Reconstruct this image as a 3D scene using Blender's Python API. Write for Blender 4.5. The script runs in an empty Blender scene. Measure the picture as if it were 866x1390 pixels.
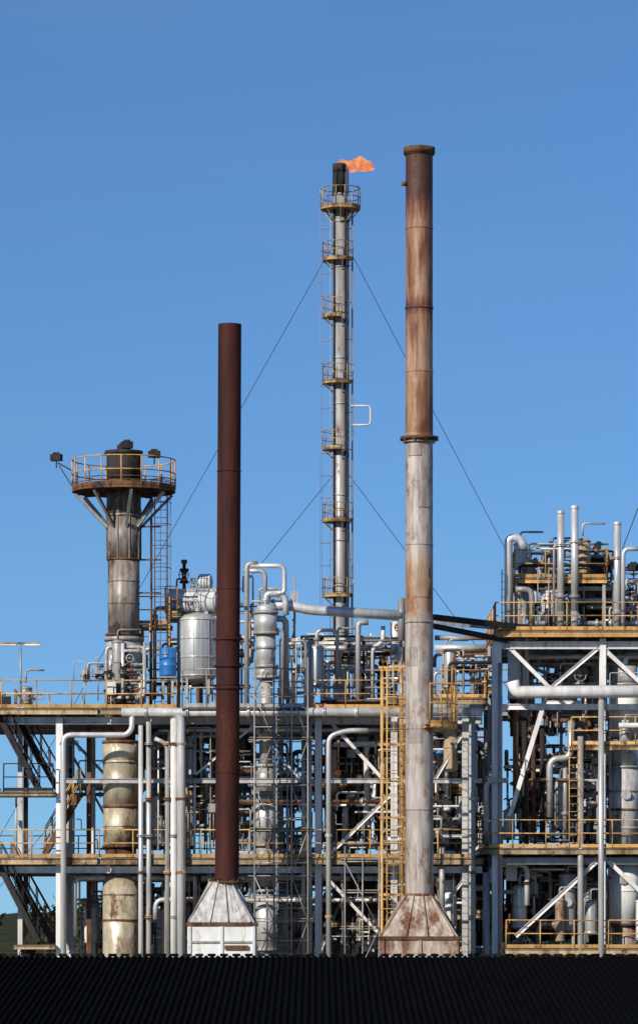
import bpy, math, random
from mathutils import Vector, Matrix
random.seed(7)
R=random.Random(11)
# ------------------------------------------------------------------ site grid
# 35 drawing units = 1 m on the front face of the plant (y = 0); viewer stands 160 m in front
D=160.0; S=35.0; ZC=3.0
def X(px,y=0): return (px-433)/S*(D+y)/D
def Z(py,y=0): return ZC+(1290-py)/S*(D+y)/D
def P(px,py,y=0): return Vector((X(px,y),y,Z(py,y)))
# ------------------------------------------------------------------ materials
MATS={}
def mat(name,c1,c2,rust=None,rust_t=0.62,metal=0.0,rough=0.5,scale=3.0,vstretch=0.15,bump=0.15,rscale=1.6,rust_w=0.12,spec=0.5):
    m=bpy.data.materials.new(name); m.use_nodes=True
    nt=m.node_tree; N=nt.nodes; L=nt.links
    bs=N['Principled BSDF']; bs.inputs['Specular IOR Level'].default_value=spec
    tc=N.new('ShaderNodeTexCoord'); mp=N.new('ShaderNodeMapping'); mp.inputs['Scale'].default_value=(scale,scale,scale*vstretch)
    L.new(tc.outputs['Object'],mp.inputs[0])
    n1=N.new('ShaderNodeTexNoise'); n1.inputs['Scale'].default_value=1.0; n1.inputs['Detail'].default_value=6; n1.inputs['Roughness'].default_value=0.65
    L.new(mp.outputs[0],n1.inputs['Vector'])
    r1=N.new('ShaderNodeValToRGB'); r1.color_ramp.elements[0].position=0.35; r1.color_ramp.elements[1].position=0.65
    r1.color_ramp.elements[0].color=(*c1,1); r1.color_ramp.elements[1].color=(*c2,1)
    L.new(n1.outputs['Fac'],r1.inputs[0])
    col=r1.outputs[0]
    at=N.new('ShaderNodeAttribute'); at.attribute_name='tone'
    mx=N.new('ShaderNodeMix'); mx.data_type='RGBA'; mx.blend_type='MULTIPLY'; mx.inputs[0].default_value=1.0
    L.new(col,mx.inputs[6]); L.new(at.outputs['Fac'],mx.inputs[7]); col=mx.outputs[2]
    if rust is not None:
        mp2=N.new('ShaderNodeMapping'); mp2.inputs['Scale'].default_value=(rscale,rscale,rscale*0.45); mp2.inputs['Location'].default_value=(3.1,7.7,1.3)
        L.new(tc.outputs['Object'],mp2.inputs[0])
        n2=N.new('ShaderNodeTexNoise'); n2.inputs['Scale'].default_value=1.0; n2.inputs['Detail'].default_value=8; n2.inputs['Roughness'].default_value=0.75
        L.new(mp2.outputs[0],n2.inputs['Vector'])
        r2=N.new('ShaderNodeMapRange'); r2.inputs['From Min'].default_value=rust_t-rust_w/2; r2.inputs['From Max'].default_value=rust_t+rust_w/2
        L.new(n2.outputs['Fac'],r2.inputs['Value'])
        n3=N.new('ShaderNodeTexNoise'); n3.inputs['Scale'].default_value=9; n3.inputs['Detail'].default_value=4
        L.new(tc.outputs['Object'],n3.inputs['Vector'])
        r3=N.new('ShaderNodeValToRGB'); r3.color_ramp.elements[0].position=0.35; r3.color_ramp.elements[1].position=0.65
        r3.color_ramp.elements[0].color=(rust[0]*.5,rust[1]*.5,rust[2]*.5,1); r3.color_ramp.elements[1].color=(*rust,1)
        L.new(n3.outputs['Fac'],r3.inputs[0])
        m2=N.new('ShaderNodeMix'); m2.data_type='RGBA'
        L.new(r2.outputs[0],m2.inputs[0]); L.new(col,m2.inputs[6]); L.new(r3.outputs[0],m2.inputs[7]); col=m2.outputs[2]
        mm=N.new('ShaderNodeMapRange'); mm.inputs['To Min'].default_value=metal; mm.inputs['To Max'].default_value=0
        L.new(r2.outputs[0],mm.inputs['Value']); L.new(mm.outputs[0],bs.inputs['Metallic'])
        mr=N.new('ShaderNodeMapRange'); mr.inputs['To Min'].default_value=rough; mr.inputs['To Max'].default_value=0.9
        L.new(r2.outputs[0],mr.inputs['Value']); L.new(mr.outputs[0],bs.inputs['Roughness'])
    else:
        bs.inputs['Metallic'].default_value=metal; bs.inputs['Roughness'].default_value=rough
    L.new(col,bs.inputs['Base Color'])
    bp=N.new('ShaderNodeBump'); bp.inputs['Strength'].default_value=bump; bp.inputs['Distance'].default_value=0.03
    L.new(n1.outputs['Fac'],bp.inputs['Height']); L.new(bp.outputs[0],bs.inputs['Normal'])
    MATS[name]=m; return m
RU=(0.16,0.06,0.025)
mat('galv',(0.27,0.255,0.24),(0.52,0.50,0.475),RU,0.62,0.2,0.45)
mat('alu',(0.48,0.47,0.45),(0.76,0.745,0.72),RU,0.67,0.4,0.34)
mat('rust',(0.11,0.05,0.028),(0.23,0.11,0.055),(0.05,0.025,0.018),0.55,0,0.85,spec=.25)
mat('white',(0.54,0.52,0.49),(0.79,0.77,0.73),RU,0.64,0,0.5)
mat('ochre',(0.50,0.27,0.07),(0.68,0.40,0.13),(0.18,0.075,0.03),0.57,0,0.6,rscale=3)
mat('edge',(0.32,0.23,0.12),(0.54,0.40,0.22),(0.14,0.07,0.035),0.54,0,0.7,rscale=1.2)
mat('flarerail',(0.36,0.22,0.08),(0.52,0.34,0.14),(0.15,0.07,0.03),0.5,0,0.7,rscale=2)
mat('dark',(0.015,0.014,0.014),(0.045,0.04,0.038),(0.08,0.036,0.02),0.58,0,0.7,spec=.2)
mat('redstack',(0.022,0.008,0.007),(0.070,0.017,0.012),(0.10,0.032,0.016),0.60,0,0.72,2.2,0.12,spec=.2,rscale=1.0)
mat('blue',(0.02,0.14,0.42),(0.03,0.20,0.52),None,0,0,0.4)
mat('conc',(0.28,0.27,0.25),(0.40,0.39,0.36),None,0,0,0.9,1.0,1.0)
mat('grate',(0.06,0.05,0.04),(0.13,0.11,0.09),RU,0.6,0,0.8,spec=.2)
mat('goldclad',(0.32,0.26,0.16),(0.64,0.56,0.42),(0.15,0.085,0.045),0.58,0.3,0.40,2.2,0.5,rscale=1.3)
mat('tan',(0.30,0.21,0.13),(0.44,0.33,0.22),RU,0.6,0,0.7)
mat('colsteel',(0.12,0.095,0.075),(0.38,0.34,0.295),(0.09,0.045,0.03),0.53,0.2,0.5,5,0.07)
mat('boxwhite',(0.60,0.59,0.56),(0.78,0.77,0.74),(0.20,0.09,0.045),0.64,0,0.6,1.5,0.4)
mat('hoodgrey',(0.30,0.28,0.26),(0.62,0.60,0.57),(0.20,0.09,0.045),0.60,0.1,0.6,5,0.22)
mat('hood',(0.30,0.22,0.16),(0.54,0.46,0.38),(0.20,0.085,0.04),0.52,0.1,0.6,4,0.25)
mat('wood',(0.20,0.14,0.08),(0.34,0.26,0.17),None,0,0,0.8)
mat('scaf',(0.24,0.24,0.23),(0.42,0.42,0.41),RU,0.66,0.3,0.5)
mat('roofing',(0.002,0.002,0.002),(0.004,0.004,0.004),None,0,0,1.0,2,0.5,spec=0.02)
mat('shedwall',(0.10,0.10,0.10),(0.16,0.16,0.155),None,0,0,0.9,1,0.5)
mat('bark',(0.05,0.035,0.025),(0.09,0.07,0.05),None,0,0,0.9)
mat('leaf',(0.018,0.022,0.008),(0.05,0.05,0.018),None,0,0,0.9,0.4,1.0,0.0,spec=.1)
mat('ground',(0.11,0.10,0.085),(0.20,0.18,0.15),(0.06,0.08,0.03),0.52,0,0.95,0.08,1.0,0.2,0.02)
mat('ink',(0.02,0.02,0.03),(0.03,0.03,0.04),None,0,0,0.6)
# rusty tall stack: corrosion changes with height
def stackmat():
    m=mat('oldstack',(0.24,0.20,0.17),(0.50,0.45,0.405),(0.22,0.085,0.035),0.57,0.1,0.55,5,0.12,0.2,1.5,0.14)
    nt=m.node_tree; N=nt.nodes; L=nt.links
    bs=N['Principled BSDF']; src=bs.inputs['Base Color'].links[0].from_socket
    tc=[n for n in N if n.type=='TEX_COORD'][0]
    sx=N.new('ShaderNodeSeparateXYZ'); L.new(tc.outputs['Object'],sx.inputs[0])
    nz=N.new('ShaderNodeTexNoise'); nz.inputs['Scale'].default_value=1.0; nz.inputs['Detail'].default_value=8; nz.inputs['Roughness'].default_value=0.7
    mp=N.new('ShaderNodeMapping'); mp.inputs['Scale'].default_value=(2.6,2.6,0.33); L.new(tc.outputs['Object'],mp.inputs[0]); L.new(mp.outputs[0],nz.inputs['Vector'])
    rp=N.new('ShaderNodeValToRGB'); e=rp.color_ramp.elements
    mr=N.new('ShaderNodeMapRange'); mr.inputs['From Min'].default_value=0; mr.inputs['From Max'].default_value=34
    L.new(sx.outputs[2],mr.inputs['Value']); L.new(mr.outputs[0],rp.inputs[0])
    def zf(py): return Z(py,-4)/34
    stops=[(0,0.40),(zf(1220),0.38),(zf(1000),0.28),(zf(845),0.36),(zf(830),0.64),(zf(770),0.62),(zf(735),0.30),(zf(610),0.29),(zf(597),0.34),(zf(590),0.78),(zf(500),0.66),(zf(430),0.76),(zf(418),0.90),(zf(400),0.68),(zf(300),0.78),(zf(262),1.0),(zf(205),1.0)]
    e[0].position=stops[0][0]; e[0].color=(stops[0][1],)*3+(1,)
    e[1].position=stops[-1][0]; e[1].color=(stops[-1][1],)*3+(1,)
    for p,v in stops[1:-1]:
        q=e.new(p); q.color=(v,v,v,1)
    ad=N.new('ShaderNodeMath'); ad.operation='ADD'; L.new(rp.outputs[0],ad.inputs[0]); L.new(nz.outputs['Fac'],ad.inputs[1])
    th=N.new('ShaderNodeMapRange'); th.inputs['From Min'].default_value=0.88; th.inputs['From Max'].default_value=1.42
    L.new(ad.outputs[0],th.inputs['Value'])
    rc=N.new('ShaderNodeValToRGB'); rc.color_ramp.elements[0].color=(0.46,0.32,0.20,1); rc.color_ramp.elements[1].color=(0.07,0.024,0.014,1)
    q=rc.color_ramp.elements.new(0.5); q.color=(0.34,0.18,0.09,1)
    q=rc.color_ramp.elements.new(0.78); q.color=(0.15,0.055,0.026,1)
    L.new(th.outputs[0],rc.inputs[0])
    fm=N.new('ShaderNodeMapRange'); fm.inputs['From Max'].default_value=.6; L.new(th.outputs[0],fm.inputs['Value'])
    mx=N.new('ShaderNodeMix'); mx.data_type='RGBA'
    L.new(fm.outputs[0],mx.inputs[0]); L.new(src,mx.inputs[6]); L.new(rc.outputs[0],mx.inputs[7]); L.new(mx.outputs[2],bs.inputs['Base Color'])
stackmat()
def flamemat():
    m=bpy.data.materials.new('flame'); m.use_nodes=True; N=m.node_tree.nodes; L=m.node_tree.links
    N.clear(); o=N.new('ShaderNodeOutputMaterial'); em=N.new('ShaderNodeEmission')
    tc=N.new('ShaderNodeTexCoord'); nz=N.new('ShaderNodeTexNoise'); nz.inputs['Scale'].default_value=2.6; nz.inputs['Detail'].default_value=5
    L.new(tc.outputs['Object'],nz.inputs['Vector'])
    r=N.new('ShaderNodeValToRGB'); r.color_ramp.elements[0].position=.4; r.color_ramp.elements[0].color=(0.80,0.16,0.04,1); r.color_ramp.elements[1].position=.62; r.color_ramp.elements[1].color=(1.0,0.46,0.20,1)
    L.new(nz.outputs['Fac'],r.inputs[0]); L.new(r.outputs[0],em.inputs[0]); em.inputs[1].default_value=0.95
    tr=N.new('ShaderNodeBsdfTransparent'); mx=N.new('ShaderNodeMixShader')
    r2=N.new('ShaderNodeMapRange'); r2.inputs['From Min'].default_value=0.34; r2.inputs['From Max'].default_value=0.56
    L.new(nz.outputs['Fac'],r2.inputs['Value']); L.new(r2.outputs[0],mx.inputs[0]); L.new(tr.outputs[0],mx.inputs[1]); L.new(em.outputs[0],mx.inputs[2]); L.new(mx.outputs[0],o.inputs[0])
    MATS['flame']=m
flamemat()
# ------------------------------------------------------------------ builder
class B:
    def __init__(s,name,parent=None):
        s.name=name;s.v=[];s.f=[];s.m=[];s.t=[];s.s=[];s.mats=[];s.parent=parent
    def add(s,vs,fs,mt,smooth=False,tone=None):
        if mt not in s.mats: s.mats.append(mt)
        k=s.mats.index(mt); o=len(s.v); s.v.extend([tuple(v) for v in vs])
        if tone is None: tone=R.uniform(0.65,1.18)
        for f in fs:
            s.f.append(tuple(i+o for i in f)); s.m.append(k); s.t.append(tone)
            s.s.append(smooth and len(f)==4)
    def done(s):
        me=bpy.data.meshes.new(s.name); me.from_pydata(s.v,[],s.f)
        for m in s.mats: me.materials.append(MATS[m])
        me.polygons.foreach_set('material_index',s.m); me.polygons.foreach_set('use_smooth',s.s)
        a=me.attributes.new('tone','FLOAT','FACE'); a.data.foreach_set('value',s.t)
        me.update(); ob=bpy.data.objects.new(s.name,me); bpy.context.scene.collection.objects.link(ob)
        if s.parent: ob.parent=s.parent
        return ob
    def box(s,c,sz,mt,tone=None,rz=0):
        cx,cy,cz=c; a,b,h=sz[0]/2,sz[1]/2,sz[2]/2; cr,sr=math.cos(rz),math.sin(rz)
        vs=[]
        for z in (-h,h):
            for x,y in ((-a,-b),(a,-b),(a,b),(-a,b)): vs.append((cx+x*cr-y*sr,cy+x*sr+y*cr,cz+z))
        s.add(vs,[(3,2,1,0),(4,5,6,7),(0,1,5,4),(1,2,6,5),(2,3,7,6),(3,0,4,7)],mt,False,tone)
    def frame(s,p0,p1):
        d=(p1-p0).normalized(); u=Vector((0,0,1)) if abs(d.z)<0.95 else Vector((0,1,0))
        a=d.cross(u).normalized(); b=a.cross(d).normalized(); return a,b
    def beam(s,p0,p1,w,h,mt,kind='box',tone=None):
        p0=Vector(p0);p1=Vector(p1);a,b=s.frame(p0,p1); w/=2;h/=2
        if kind=='I':
            t=min(w,h)*0.2; pr=[(-w,-h),(w,-h),(w,-h+t),(t,-h+t),(t,h-t),(w,h-t),(w,h),(-w,h),(-w,h-t),(-t,h-t),(-t,-h+t),(-w,-h+t)]
        else: pr=[(-w,-h),(w,-h),(w,h),(-w,h)]
        n=len(pr); vs=[p0+a*x+b*y for x,y in pr]+[p1+a*x+b*y for x,y in pr]
        fs=[(i,(i+1)%n,(i+1)%n+n,i+n) for i in range(n)]+[tuple(range(n-1,-1,-1)),tuple(range(n,2*n))]
        s.add(vs,fs,mt,False,tone)
    def cyl(s,p0,p1,r0,mt,r1=None,seg=12,caps=True,tone=None,smooth=True):
        p0=Vector(p0);p1=Vector(p1); r1=r0 if r1 is None else r1; a,b=s.frame(p0,p1)
        cs=[(math.cos(2*math.pi*i/seg),math.sin(2*math.pi*i/seg)) for i in range(seg)]
        vs=[p0+(a*x+b*y)*r0 for x,y in cs]+[p1+(a*x+b*y)*r1 for x,y in cs]
        fs=[(i,(i+1)%seg,(i+1)%seg+seg,i+seg) for i in range(seg)]
        if caps: fs+=[tuple(range(seg-1,-1,-1)),tuple(range(seg,2*seg))]
        s.add(vs,fs,mt,smooth,tone)
    def lathe(s,c,prof,mt,seg=24,tone=None,axis='z'):
        vs=[];c=Vector(c)
        for r,h in prof:
            for i in range(seg):
                t=2*math.pi*i/seg; x,y=r*math.cos(t),r*math.sin(t)
                vs.append(c+(Vector((x,y,h)) if axis=='z' else Vector((h,x,y)) if axis=='x' else Vector((x,h,y))))
        fs=[]
        for k in range(len(prof)-1):
            for i in range(seg): fs.append((k*seg+i,k*seg+(i+1)%seg,(k+1)*seg+(i+1)%seg,(k+1)*seg+i))
        s.add(vs,fs,mt,True,tone)
    def pipe(s,pts,r,mt,bend=None,seg=8,tone=None,closed=False):
        pts=[Vector(p) for p in pts]
        if bend is None: bend=r*3
        if not closed and bend>0 and len(pts)>2:
            q=[pts[0]]
            for i in range(1,len(pts)-1):
                a,p,c=pts[i-1],pts[i],pts[i+1]; l1=(a-p).length; l2=(c-p).length
                if l1<1e-4 or l2<1e-4: continue
                k=min(bend,l1*0.48,l2*0.48); u=p+(a-p).normalized()*k; w=p+(c-p).normalized()*k
                for j in range(5):
                    t=j/4; q.append(u*(1-t)**2+p*2*t*(1-t)+w*t*t)
            q.append(pts[-1]); pts=q
        pts2=[pts[0]]
        for p in pts[1:]:
            if (p-pts2[-1]).length>1e-4: pts2.append(p)
        pts=pts2; n=len(pts)
        if n<2: return
        if tone is None: tone=R.uniform(0.65,1.18)
        tg=[]
        for i in range(n):
            if closed: d=pts[(i+1)%n]-pts[i-1]
            else: d=pts[min(i+1,n-1)]-pts[max(i-1,0)]
            tg.append(d.normalized())
        u=Vector((0,0,1)) if abs(tg[0].z)<0.9 else Vector((0,1,0))
        a=tg[0].cross(u).normalized(); vs=[]
        for i in range(n):
            a=(a-tg[i]*a.dot(tg[i])).normalized(); b=tg[i].cross(a)
            for k in range(seg):
                t=2*math.pi*k/seg; vs.append(pts[i]+(a*math.cos(t)+b*math.sin(t))*r)
        fs=[]
        for i in range(n if closed else n-1):
            j=(i+1)%n
            for k in range(seg): fs.append((i*seg+k,i*seg+(k+1)%seg,j*seg+(k+1)%seg,j*seg+k))
        if not closed: fs+=[tuple(range(seg-1,-1,-1)),tuple(range((n-1)*seg,n*seg))]
        s.add(vs,fs,mt,True,tone)
    def flange(s,p,ax,r,mt='galv',n=2):
        p=Vector(p);ax=Vector(ax).normalized()
        s.cyl(p-ax*0.05,p-ax*0.006,r,mt,seg=12); s.cyl(p+ax*0.006,p+ax*0.05,r,mt,seg=12)
    def valve(s,p,ax,r,mt='dark',up=(0,0,1)):
        p=Vector(p);ax=Vector(ax).normalized();up=Vector(up)
        if abs(ax.dot(up))>0.9: up=Vector((0,-1,0))
        s.cyl(p-ax*r*2.2,p,r*1.4,mt,r1=r*0.8,seg=10); s.cyl(p,p+ax*r*2.2,r*0.8,mt,r1=r*1.4,seg=10)
        s.flange(p-ax*r*2.4,ax,r*1.8,mt); s.flange(p+ax*r*2.4,ax,r*1.8,mt)
        q=p+up*r*4.5; s.cyl(p,q,r*0.5,mt,seg=6)
        a,b=s.frame(p,q); ring=[q+(a*math.cos(t*math.pi/5)+b*math.sin(t*math.pi/5))*r*2 for t in range(10)]
        s.pipe(ring,max(0.018,r*0.2),mt,closed=True,seg=5)
        s.cyl(q-a*r*2,q+a*r*2,max(0.012,r*.15),mt,seg=4)
    def vessel(s,c,r,z0,z1,mt,seg=28,head=0.45,bands=1.2,bandmat=None,top=True,bot=True,tone=None):
        pr=[]
        if bot: pr+=[(r*math.sin(t*math.pi/10),z0-r*head*math.cos(t*math.pi/10)) for t in range(0,5)]
        pr+=[(r,z0),(r,z1)]
        if top: pr+=[(r*math.cos(t*math.pi/10),z1+r*head*math.sin(t*math.pi/10)) for t in range(1,6)]
        s.lathe((c[0],c[1],0),pr,mt,seg,tone)
        if bands:
            n=max(1,int((z1-z0)/bands))
            for i in range(n+1):
                z=z0+(z1-z0)*i/n
                s.lathe((c[0],c[1],z),[(r,-0.03),(r+0.018,-0.03),(r+0.018,0.03),(r,0.03)],bandmat or mt,seg)
    def hvessel(s,c,r,l,mt,axis='x',saddles=True,tone=None):
        pr=[(r*math.sin(t*math.pi/10),-l/2-r*0.45*math.cos(t*math.pi/10)) for t in range(0,5)]+[(r,-l/2),(r,l/2)]+[(r*math.cos(t*math.pi/10),l/2+r*.45*math.sin(t*math.pi/10)) for t in range(1,6)]
        s.lathe(c,pr,mt,24,tone,axis)
        for k in (-.5,-.17,.17,.5):
            s.lathe(Vector(c)+(Vector((k*l,0,0)) if axis=='x' else Vector((0,k*l,0))),[(r,-.03),(r+.02,-.03),(r+.02,.03),(r,.03)],mt,24,None,axis)
        if saddles:
            for k in (-.3,.3):
                o=Vector((k*l,0,0)) if axis=='x' else Vector((0,k*l,0))
                q=Vector(c)+o-Vector((0,0,r*1.1)); s.box(q,(.15,r*1.5,r*.6) if axis=='x' else (r*1.5,.15,r*.6),'galv')
    def rail(s,pts,mt='ochre',h=1.08,sp=1.35,toe=True,closed=False,r=0.025):
        pts=[Vector(p) for p in pts]; seq=pts+[pts[0]] if closed else pts
        for i in range(len(seq)-1):
            a,b=seq[i],seq[i+1]; l=(b-a).length; n=max(1,round(l/sp))
            for k in range(n):
                if k%3==0:
                    e=min(n,k+3); q0=a.lerp(b,k/n); q1=a.lerp(b,e/n); j=R.uniform(-.012,.012)
                    for z in (h,h*0.52): s.cyl(q0+Vector((0,0,z+j)),q1+Vector((0,0,z-j)),r,mt,seg=6)
            if toe: s.beam(a+Vector((0,0,.08)),b+Vector((0,0,.08)),0.012,0.13,mt)
            for k in range(n+1):
                q=a.lerp(b,k/n); s.cyl(q,q+Vector((R.uniform(-.015,.015),0,h)),r*1.05,mt,seg=6)
    def deck(s,x0,x1,y0,y1,z,edge='galv',eh=0.2,joists=True,front='edge'):
        s.box(((x0+x1)/2,(y0+y1)/2,z-0.02),(x1-x0,y1-y0,0.04),'grate')
        for yy in (y0,y1): s.beam((x0,yy,z-0.045-eh/2),(x1,yy,z-0.045-eh/2),0.12,eh,front if yy==y0 else edge,'I')
        for xx in (x0,x1): s.beam((xx,y0+.07,z-0.045-eh/2),(xx,y1-.07,z-0.045-eh/2),0.12,eh-.01,edge,'I')
        if joists:
            n=max(1,int((x1-x0)/1.4))
            for i in range(1,n): 
                xx=x0+(x1-x0)*i/n; s.beam((xx,y0+.07,z-0.16),(xx,y1-.07,z-0.16),0.1,0.2,edge,'I')
    def ladder(s,x,y,z0,z1,mt='ochre',cage=True,face=-1,w=0.42,ax='x',cr=0.36,step=0.3,rr=.022,hoop=.85,strips=(1,2.5,4,5.5,7),cw=.015):
        A=Vector((1,0,0)) if ax=='x' else Vector((0,1,0)); F=Vector((0,face,0)) if ax=='x' else Vector((face,0,0))
        c=Vector((x,y,0))
        for k in (-w/2,w/2): s.cyl(c+A*k+Vector((0,0,z0)),c+A*k+Vector((0,0,z1)),rr,mt,seg=5)
        z=z0+.2
        while z<z1: s.cyl(c-A*w/2+Vector((0,0,z)),c+A*w/2+Vector((0,0,z)),0.012,mt,seg=4); z+=step
        if cage:
            zz=z0+2.0 if z1-z0>4 else z0+.6; st=zz
            while zz<z1+.6:
                ring=[c+A*math.cos(t*math.pi/8)*cr+F*(math.sin(t*math.pi/8)*cr*1.9)+Vector((0,0,zz)) for t in range(9)]
                s.pipe(ring,cw,mt,bend=0,seg=4); zz+=hoop
            for t in strips:
                q=c+A*math.cos(t*math.pi/8)*cr+F*(math.sin(t*math.pi/8)*cr*1.9)
                s.cyl(q+Vector((0,0,st)),q+Vector((0,0,zz-hoop)),cw*.8,mt,seg=4)
    def stair(s,a,b,w=0.9,mt='dark',rail='dark'):
        a=Vector(a);b=Vector(b)
        n=max(3,int(abs(a.z-b.z)/0.2))
        for dy in (0,w):
            o=Vector((0,dy,0)); s.beam(a+o,b+o,0.05,0.22,mt)
            u=Vector((0,0,1.0))
            s.cyl(a+o+u,b+o+u,0.024,rail,seg=6); s.cyl(a+o+u*.5,b+o+u*.5,0.02,rail,seg=5)
            for k in range(6):
                q=(a+o).lerp(b+o,k/5); s.cyl(q,q+u,0.024,rail,seg=5)
        for k in range(n+1):
            q=a.lerp(b,k/n); s.box((q.x,q.y+w/2,q.z),(0.27,w-.06,0.035),mt)
    def annulus(s,c,r0,r1,z,mt,th=0.12,a0=0,a1=2*math.pi,seg=32):
        full=abs(a1-a0-2*math.pi)<1e-3; n=seg if full else seg+1; vs=[]
        for i in range(n):
            t=a0+(a1-a0)*i/seg; co,si=math.cos(t),math.sin(t)
            for r,zz in ((r0,z-th),(r1,z-th),(r1,z),(r0,z)): vs.append((c[0]+r*co,c[1]+r*si,zz))
        fs=[]
        for i in range(seg):
            j=(i+1)%n
            for k in range(4): fs.append((i*4+k,i*4+(k+1)%4,j*4+(k+1)%4,j*4+k))
        s.add(vs,[f[::-1] for f in fs],mt)
    def ringrail(s,c,r,z,mt='ochre',h=1.08,a0=0,a1=2*math.pi,n=16,toe='rust',rr=0.026,th=.13):
        full=abs(a1-a0-2*math.pi)<1e-3; pts=[Vector((c[0]+r*math.cos(a0+(a1-a0)*i/32),c[1]+r*math.sin(a0+(a1-a0)*i/32),z)) for i in range(32 if full else 33)]
        for hh in (h,h*.52): s.pipe([p+Vector((0,0,hh)) for p in pts],rr,mt,bend=0,seg=6,closed=full)
        for i in range(n if full else n+1):
            t=a0+(a1-a0)*i/n; q=Vector((c[0]+r*math.cos(t),c[1]+r*math.sin(t),z)); s.cyl(q,q+Vector((0,0,h)),rr*1.05,mt,seg=6)
        if toe: s.annulus(c,r-.012,r,z+th,toe,th,a0,a1)
    def flood(s,p,tx=-1):
        p=Vector(p); s.box(p,(0.42,0.30,0.26),'dark',rz=.3*tx); s.box(p+Vector((0,0,.17)),(0.25,.2,.06),'dark'); s.cyl(p-Vector((0,0,.4)),p,0.025,'dark',seg=6)
WM=['galv','galv','galv','galv','alu','alu','alu','white','white','white','rust','rust','dark','dark','tan','goldclad']
def clutter(b,px0,px1,py0,py1,y0,y1,n,rmin=.03,rmax=.11,mats=WM,seed=1):
    q=random.Random(seed)
    for _ in range(n):
        y=q.uniform(y0,y1); xa,xb=X(px0,y),X(px1,y); za,zb=Z(py1,y),Z(py0,y)
        r=rmin+(rmax-rmin)*q.random()**2.0; m=q.choice(mats); k=q.random()
        x=q.uniform(xa,xb)
        def cx(v): return min(max(v,xa),xb)
        def cz(v): return min(max(v,za),zb)
        if k<.38:
            l=q.uniform(.35,1)*(zb-za); z0=q.uniform(za,zb-l) if q.random()<.6 else za; z1=z0+l
            pts=[(x,y,z0),(x,y,z1)]
            if q.random()<.6:
                x2=cx(x+q.choice((-1,1))*q.uniform(.5,2.6)); pts.append((x2,y,z1))
                if q.random()<.5: pts.append((x2,y,cz(z1-q.uniform(.5,2))))
                elif q.random()<.5: pts.append((x2,y+q.uniform(.5,2),z1))
            b.pipe(pts,r,m,seg=8)
            for z in [z0+l*t for t in (.22,.55,.85)]:
                if q.random()<.5: b.flange((x,y,z),(0,0,1),r*1.7,q.choice(('galv','dark','rust')))
            if q.random()<.35: b.valve((x,y,z0+l*q.uniform(.1,.9)),(0,0,1),max(r,.04),q.choice(('dark','galv','rust')))
        elif k<.70:
            z=q.uniform(za,zb); l=q.uniform(.8,4.5); x2=cx(x+l)
            pts=[(x,y,z),(x2,y,z)]
            if q.random()<.6: pts.append((x2,y,cz(z+q.choice((-1,1))*q.uniform(.4,2))))
            if q.random()<.5: pts.insert(0,(x,y,cz(z+q.choice((-1,1))*q.uniform(.4,2))))
            elif q.random()<.5: pts.insert(0,(x,y+q.uniform(.4,2),z))
            b.pipe(pts,r,m,seg=8)
            if q.random()<.5: b.valve((x+.4*(x2-x),y,z),(1,0,0),max(r,.04),q.choice(('dark','galv','rust')))
            if q.random()<.4: b.flange((x+.75*(x2-x),y,z),(1,0,0),r*1.7,'galv')
        elif k<.78:
            z=q.uniform(za,zb); b.beam((x,y,z),(cx(x+q.uniform(1,3)),y,z),.1,.16,q.choice(('galv','white','rust')),'I')
        elif k<.83:
            z=q.uniform(za,zb-.5); b.box((x,y,z),(q.uniform(.2,.5),.2,q.uniform(.25,.6)),q.choice(('galv','white','dark')))
            b.cyl((x,y,z),(x,y,z-1.2),.025,'galv',seg=5)
        elif k<.89:
            l=q.uniform(.8,1.8); z=cz(q.uniform(za,zb-l)); rr=q.uniform(.14,.30)
            b.vessel((x,y),rr,z,min(z+l,zb),q.choice(('galv','alu','white','white','tan')),seg=16,bands=.6)
            b.pipe([(x,y,z+l),(x,y,z+l+.5),(cx(x+.9),y,z+l+.5)],.04,'galv')
        elif k<.94:
            z=q.uniform(za,zb-1); x2=x+q.uniform(.8,1.4)
            b.pipe([(x,y,z),(x,y,z+.7),(x2,y,z+.7),(x2,y,z)],.045,m); b.pipe([(x-.3,y,z+.2),(x2+.4,y,z+.2)],.045,m)
            b.valve(((x+x2)/2,y,z+.2),(1,0,0),.055,'dark'); b.lathe(((x+x2)/2,y,z+.5),[(.02,0),(.14,.03),(.16,.08),(.12,.14),(.02,.17)],q.choice(('white','rust','blue','galv')),12)
        else:
            z=q.uniform(za,zb); b.pipe([(x,y,z),(x+.2,y,z),(x+.2,y,z-.4),(x+.5,y,z-.4),(x+.5,y,cz(z-1.5))],.022,'galv',seg=5)
def rack(b,xa,xb,z,ys,seed,mats=('alu','galv','white','rust','alu','galv')):
    q=random.Random(seed)
    for yy in ys:
        r=q.uniform(.04,.11); x0=xa+q.uniform(0,1.5); x1=xb-q.uniform(0,1.5); m=q.choice(mats)
        pts=[(x0,yy,z+r),(x1,yy,z+r)]
        if q.random()<.6: pts.append((x1,yy,z-q.uniform(.6,3)))
        if q.random()<.6: pts.insert(0,(x0,yy,z-q.uniform(.6,3)))
        b.pipe(pts,r,m)
        for _ in range(int((x1-x0)/2)): b.flange((q.uniform(x0,x1),yy,z+r),(1,0,0),r*1.7,q.choice(('galv','alu')))
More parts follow.
